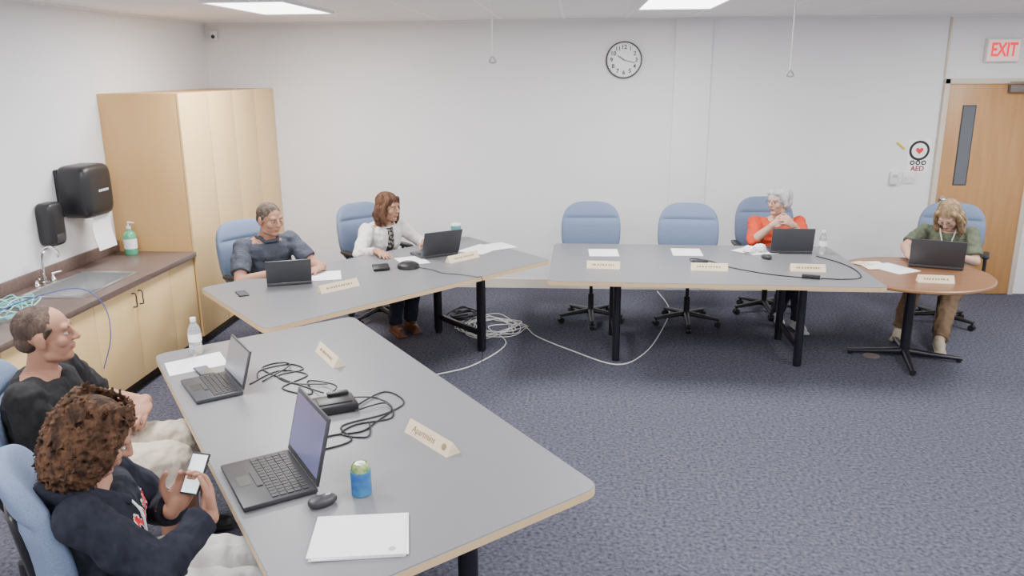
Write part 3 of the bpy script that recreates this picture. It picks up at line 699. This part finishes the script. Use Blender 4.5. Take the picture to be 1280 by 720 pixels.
    amp=hair[2]; frq=hair[3]
    def hf(co,nn):
        q=inv@co; a=math.atan2(q.x,q.y)
        return co+nn*amp*(noise.noise(V((a*frq,q.z*frq*1.6,q.y*frq*.5)))+.6*noise.noise(V((a*frq*2.6,q.z*frq*3,3))))
    mpart(remesh(mb,.0038,2,hf),'hair',[hair[0]],t)
    def wr(amp,fr):
        return lambda co,nn: co+nn*amp*(noise.noise(co*fr)+.6*noise.noise(co*fr*2.3+V((5,1,2))))
    mb=MB(); mb.loft(rings(.0,.97,loose))
    for side,S,E,W,hd,hn,cu in arms:
        mb.cap(neck-upn*.065*s,S,.052*k,.052*k+loose)
        if sleeve<=1:
            e=S.lerp(E,min(sleeve*1.35,1)); mb.cone(S,e,.056*k+loose,.050*k+loose*1.4,n=24); mb.ell(S,.057*k+loose)
        else:
            mb.chain([S,S.lerp(E,.5),E],[.058*k+loose,.052*k+loose,.045*k+loose]); e=E.lerp(W,sleeve-1); mb.cone(E,e,.045*k+loose,.033*k+loose,n=24)
    top=mpart(remesh(mb,.0062,3,wr(.013,10)),topname,[shirt],t)
    mb=MB(); mb.loft(rings(-1,.12,loose*.8))
    g=ploose
    for Hj,K,A,toe in legs:
        mb.chain([Hj,Hj.lerp(K,.5),K],[.092*s+g,.082*s+g,.062*s+g])
        if pantlen<1:
            e=K.lerp(A,pantlen); mb.cone(K,e,.062*s+g,.066*s+g*1.5,n=24)
        else: mb.cone(K,A,.060*s+g,.045*s+g,n=24); mb.ell(K.lerp(A,.3),.058*s+g)
    mpart(remesh(mb,.0062,4,wr(.013,10)),'trousers' if pantlen>=1 else 'shorts',[pants],t)
    for Hj,K,A,toe in legs:
        mb=MB(); sd=toe.cross(UP); gz=A.z-.08*s
        def P(a,z): return V((A.x,A.y,gz))+toe*a*s+UP*z*s
        mb.cap(P(-.035,.045),P(.06,.045),.040*s,.040*s); mb.cap(P(.06,.04),P(.145,.030),.040*s,.029*s); mb.cap(P(-.02,.05),P(-.01,.085),.038*s,.042*s)
        mb.box(P(.05,.012),(.085*s,.26*s,.022*s),0,.009,rot=frame((0,0,0),sd,toe,UP))
        mpart(remesh(mb,.006,2),'shoe',[shoe],t)
    if collar:
        sub(lambda b:b.tube([neck+upn*.012+R*.075*s*math.cos(a)+f*(.072*s*math.sin(a)+.005)-UP*(.03 if math.sin(a)>.5 else 0) for a in [i*2*math.pi/16 for i in range(17)]],.014),'collar',[shirt],T=I4)
    return dict(t=t,HF=HF,sub=sub,neck=neck,R=R,f=f,rings=rings,arms=arms,upn=upn,spine=spine,s=s,top=top)
def skinm(n,c): return mat(n,c,.62,c2=tuple(x*.92 for x in c),scale=12,spec=.3)
sk1=skinm('skin_tan',(.44,.23,.155)); sk2=skinm('skin_light',(.58,.36,.27)); sk3=skinm('skin_ruddy',(.39,.20,.135))
lipm=mat('lips',(.38,.16,.12),.55); eyew=mat('eye_white',(.50,.45,.41),.3); eyed=mat('iris',(.05,.035,.025),.2)
def hm(n,c,c2): return mat(n,c,.75,c2=c2,scale=30,detail=4,bump=.8,bscale=110,stretch=(1,1,.25),spec=.2)
h_brown=hm('hair_brown',(.06,.042,.034),(.15,.115,.09)); h_red=hm('hair_chestnut',(.055,.028,.018),(.14,.07,.04)); h_grey=hm('hair_grey',(.40,.40,.41),(.60,.60,.61)); h_blond=hm('hair_blond',(.22,.14,.075),(.42,.31,.185)); h_curl=hm('hair_curly_brown',(.03,.015,.009),(.12,.06,.032)); h_dark=hm('hair_dark',(.04,.026,.021),(.11,.075,.058))
def short(b): b.ell((0,-.018,.042),(.0800,.0945,.0795),nu=32,nv=22); b.cap((-.073,.005,.01),(-.073,.015,.035),.008,.011); b.cap((.073,.005,.01),(.073,.015,.035),.008,.011); b.ell((0,-.05,.0),(.071,.060,.06))
def bald(b): b.ell((0,-.020,.040),(.0795,.0925,.0800),nu=32,nv=22); b.ell((0,-.055,-.01),(.067,.056,.05)); b.cap((-.073,.0,.0),(-.071,.028,.035),.008,.011); b.cap((.073,.0,.0),(.071,.028,.035),.008,.011)
def longh(L,wave=0):
    def g(b):
        b.ell((0,-.022,.044),(.088,.102,.088),nu=32,nv=22); b.ell((0,-.065,-.03),(.082,.058,.10))
        for sx in(-1,1):
            b.chain([(sx*.058,.048,.080),(sx*.084,.026,.02),(sx*.090,.012,-.06),(sx*(.082+wave),.024,-L*.75),(sx*.072,.030,-L)],[.018,.022,.030,.026,.010])
            b.chain([(sx*.080,-.03,.0),(sx*.090,-.03,-.09),(sx*.078,-.02,-L*1.03)],[.03,.032,.012])
        b.chain([(-.05,-.07,-.06),(-.05,-.07,-L)],[.045,.028]); b.chain([(.05,-.07,-.06),(.05,-.07,-L)],[.045,.028])
    return g
def bob(b):
    b.ell((0,-.022,.046),(.092,.106,.090),nu=32,nv=22); b.ell((0,-.045,-.005),(.090,.075,.075))
    for sx in(-1,1): b.chain([(sx*.055,.048,.085),(sx*.084,.020,.03),(sx*.084,.0,-.02)],[.024,.020,.020])
    b.chain([(-.05,.062,.085),(.05,.062,.085)],[.022,.022])
def curly(b):
    b.ell((0,-.03,.03),(.108,.112,.10)); b.ell((0,-.045,-.05),(.115,.088,.105))
    rnd=random.Random(3)
    for i in range(2600):
        z=rnd.uniform(-.18,.13); a=rnd.uniform(.7,2*math.pi-.7)+math.pi/2
        if z>.07: a=rnd.uniform(0,6.28)
        rr=.116*math.sqrt(max(.05,1-((z+.01)/.18)**2)); r=rnd.uniform(.0032,.0065)
        c=V((rr*math.cos(a)*1.04,-.03+rr*math.sin(a),z))*rnd.uniform(.97,1.07); d=V((rnd.uniform(-1,1),rnd.uniform(-1,1),rnd.uniform(-1.6,.4)))*.010
        b.cone(c-d,c+d,r,r*.6,n=6)
navy=stripes('navy_striped_polo',(.035,.042,.06),(.07,.08,.11),40,'Z')
jean=cloth('dark_trousers',(.02,.022,.035))
khaki=cloth('khaki_cotton',(.50,.43,.34),(.56,.49,.40))
whitep=cloth('white_denim',(.76,.74,.72))
blackt=cloth('black_cotton',(.014,.014,.016),(.020,.020,.022))
hood=cloth('dark_hoodie_cotton',(.012,.014,.024),(.018,.02,.032))
cardi=cloth('white_knit',(.66,.63,.62),(.72,.69,.68))
redm=cloth('orange_red_cotton',(.62,.07,.03))
olive=cloth('olive_cotton',(.10,.12,.08),(.14,.16,.11))
pattern=mat('dark_patterned_top',(.02,.02,.02),.8,c2=(.3,.27,.22),scale=45,lo=.5,hi=.6)
sneak=mat('grey_sneaker',(.45,.45,.45),.7,c2=(.6,.6,.6),scale=20); boot=mat('brown_boot',(.13,.045,.02),.55); tan=mat('tan_shoe',(.42,.38,.28),.7); blks=mat('black_shoe',(.02,.02,.02),.5)
khp=cloth('brown_trousers',(.15,.10,.06))

A=person('person in dark striped polo leaning on the table, head turned aside',(-2.50,6.25,.50),(.80,-.60),1.10,(-2.44,6.17,.98),(-2.385,6.13,1.13),(.82,-.50,-.16),
 [((-1.96,6.02,.775),(-.35,-1,-.05),(0,.0,1),(.5,.5,-1),.35),((-2.26,5.82,.775),(.9,.1,-.02),(0,0,1),(-.5,-.5,-.6),.35)],
 [((-2.25,6.05,.09),(.8,-.6,0)),((-2.38,5.85,.09),(.8,-.6,0))],navy,jean,sk1,(h_brown,short,.0015,6),blks,hs=1.0,belly=.03,sleeve=.55,collar=True,wide=1.06)
B=person('person in white cardigan over dark top, hands on the table',(-1.77,7.13,.50),(.757,-.653),1.08,(-1.69,7.06,.945),(-1.635,7.01,1.085),(.88,-.42,-.08),
 [((-1.30,6.93,.79),(.5,-.85,-.15),(.2,.1,1),(.3,.6,-.6),.35),((-1.64,6.58,.78),(.55,-.8,-.05),(0,0,1),(-.6,-.2,-.6),.25)],
 [((-1.45,6.88,.085),(.5,-.86,0)),((-1.56,6.76,.085),(.5,-.86,0))],cardi,jean,sk1,(h_red,longh(.14),.006,9),boot,hs=1.02,female=True,sleeve=1.85,topname='cardigan')
rr=[(c+F*.016,X,F,.06,b) for c,X,F,a,b in B['rings'](.1,.97,.012)]
b=MB(); b.loft(rr); mpart(remesh(b,.006,2),'patterned_top',[pattern],B['t'])
Cc=person('person in orange-red shirt with grey hair, hands clasped near chest',(1.88,7.52,.50),(-.05,-1),1.06,(1.87,7.45,.935),(1.865,7.41,1.09),(-.85,-.55,-.05),
 [((1.93,7.11,.93),(-.7,-.35,.45),(.2,-.8,.5),(.5,-.1,-.8),.7),((1.76,7.13,.93),(.8,-.2,.35),(-.3,-.8,.5),(-.6,-.1,-.8),.6)],
 [((2.02,7.05,.085),(.1,-1,0)),((1.92,7.36,.085),(-.1,-1,0))],redm,jean,sk2,(h_grey,bob,.006,8),sneak,hs=1.02,female=True,sleeve=1.2,belly=.02,wide=1.08)
Dd=person('person with long blond hair in olive top bending over a laptop',(3.30,7.22,.50),(-.42,-.9),1.05,(3.22,7.07,.93),(3.155,6.95,1.05),(-.50,-.62,-.70),
 [((3.18,6.70,.745),(-.55,-.75,-.1),(0,0,1),(.6,.2,-.5),.35),((2.80,6.80,.745),(.1,-1,-.1),(0,0,1),(-.8,.2,-.5),.35)],
 [((3.02,6.52,.085),(-.3,-.9,0)),((2.84,6.88,.085),(-.5,-.8,0))],olive,khp,sk2,(h_blond,longh(.20,.010),.005,8),tan,hs=1.03,female=True,sleeve=.6)
for P in(Cc,Dd):
    def gl(b):
        for sx in(-1,1): b.tube([(sx*.033+.022*math.cos(a),.100,.004+.016*math.sin(a)) for a in [i*math.pi/6 for i in range(13)]],.0012); b.tube([(sx*.055,.099,.008),(sx*.082,.0,.008)],.0012,sub=1)
        b.tube([(-.011,.1,.008),(.011,.1,.008)],.0012,sub=1)
    P['sub'](gl,'glasses',[M['dark']])
n=Dd['neck'];R=Dd['R'];f=Dd['f']; bel=Dd['spine'](.55)+f*.155
Dd['sub'](lambda b:b.tube([n-R*.06+UP*.01,n-R*.055+f*.085-UP*.03,bel-R*.012,bel+R*.012,n+R*.055+f*.085-UP*.03,n+R*.06+UP*.01],.005),'lanyard',[M['paper']],T=I4)
E=person('balding person in black T-shirt and khaki shorts, hands in lap',(-2.26,3.10,.54),fE,1.10,(-2.25,3.065,1.03),(-2.21,3.075,1.185),(.90,.42,.04),
 [((-2.02,3.42,.74),(.25,-1,-.1),(.3,.3,1),(-.3,.7,-.7),.6),((-2.05,3.17,.72),(.3,.9,-.1),(.2,0,1),(-.3,-.8,-.6),.6)],
 [((-1.90,3.50,.09),(.9,.3,0)),((-1.86,3.22,.09),(.9,.3,0))],blackt,khaki,sk3,(h_dark,bald,.001,8),blks,belly=.06,sleeve=.66,pantlen=.22,loose=.02,ploose=.036,wide=1.04)
P0=V((-1.265,2.395,.93)); HF_=V((-1.50,2.25,1.125)); zz=((HF_-P0).normalized()*.6+(V((0,0,2.244))-P0).normalized()*.55).normalized(); xx=V((.55,-.55,.35)); xx=(xx-zz*xx.dot(zz)).normalized(); yy=zz.cross(xx)
F=person('person with curly brown hair in dark hoodie looking at a phone',(-1.55,2.28,.53),fF,1.06,(-1.545,2.255,.98),HF_,(.80,.42,-.50),
 [((P0-xx*.076-yy*.12-zz*.035)[:],(yy*.85+xx*.35+zz*.15)[:],(-xx*.6-zz*.8)[:],(-.3,.8,-.7),.7),((P0+xx*.076-yy*.12-zz*.035)[:],(yy*.85-xx*.35+zz*.15)[:],(xx*.6-zz*.8)[:],(.1,-.9,-.7),.7)],
 [((-1.10,2.62,.085),(.8,.55,0)),((-1.0,2.42,.085),(.8,.55,0))],hood,whitep,sk3,(h_curl,curly,.002,9),sneak,female=True,sleeve=1.88,loose=.024,ploose=.030,topname='hoodie')
me=F['top'].data; me.materials.append(M['red']); me.materials.append(M['white'])
cc=F['spine'](.60); Fr=F['f'];Rr=F['R']
for p in me.polygons:
    q=p.center-cc
    x=q.dot(Rr); z=q.z
    if .03<q.dot(Fr)<.185 and p.normal.dot(Fr)>.0 and abs(z)<.065 and abs(x)<.14:
        w=(x+.15)/.05; fx=w-math.floor(w)
        rad=((fx-.5)/.42)**2+(z/.055)**2
        if rad<1 and rad>.28: p.material_index=1
        elif rad<1.35 and rad>.16: p.material_index=2
n=F['neck'];f=F['f'];R=F['R']
b=MB(); b.chain([n+f*.10-UP*.07-R*.05,n+R*-.10-UP*.015,n-f*.10-R*.06,n-f*.11+R*.06,n+R*.10-UP*.015,n+f*.10-UP*.07+R*.05],[.022,.035,.05,.05,.035,.022]); b.ell(n-f*.11-UP*.07,(.10,.06,.09))
mpart(remesh(b,.006,4),'hood',[hood],F['t'])
b=MB()
b.tube([n+f*.10-UP*.05+R*.05,n+f*.145-UP*.12+R*.06,n+f*.15-UP*.22+R*.07],.004); mpart(b.mesh('drawstring',[]),'drawstring',[M['white']],F['t'])
scrp=mat('phone_display',(.75,.85,.9),.3,emit=.8)
pt=phone((0,0,0),0,'mobile phone with lit display held in both hands',scrp)
pt.matrix_world=frame(P0,xx,yy,zz)

# ------------------------------------------------------------ camera
p=[1.00673, 0.07633, 0.26219, -0.0073, 2.24385]
psi,th,ro=p[1:4]
fw=V((-math.sin(psi)*math.cos(th),math.cos(psi)*math.cos(th),-math.sin(th))); r0=V((math.cos(psi),math.sin(psi),0)); u0=r0.cross(fw)
r=r0*math.cos(ro)+u0*math.sin(ro); u=-r0*math.sin(ro)+u0*math.cos(ro)
cam=bpy.data.cameras.new('camera'); co=bpy.data.objects.new('camera',cam); COL.objects.link(co)
cam.sensor_width=36; cam.lens=p[0]*1000/1280*36; cam.clip_start=.05
co.matrix_world=frame((0,0,p[4]),r,u,-fw); bpy.context.scene.camera=co
w=bpy.data.worlds.new('world'); bpy.context.scene.world=w; w.use_nodes=True; w.node_tree.nodes['Background'].inputs[0].default_value=(.5,.5,.52,1); w.node_tree.nodes['Background'].inputs[1].default_value=.3
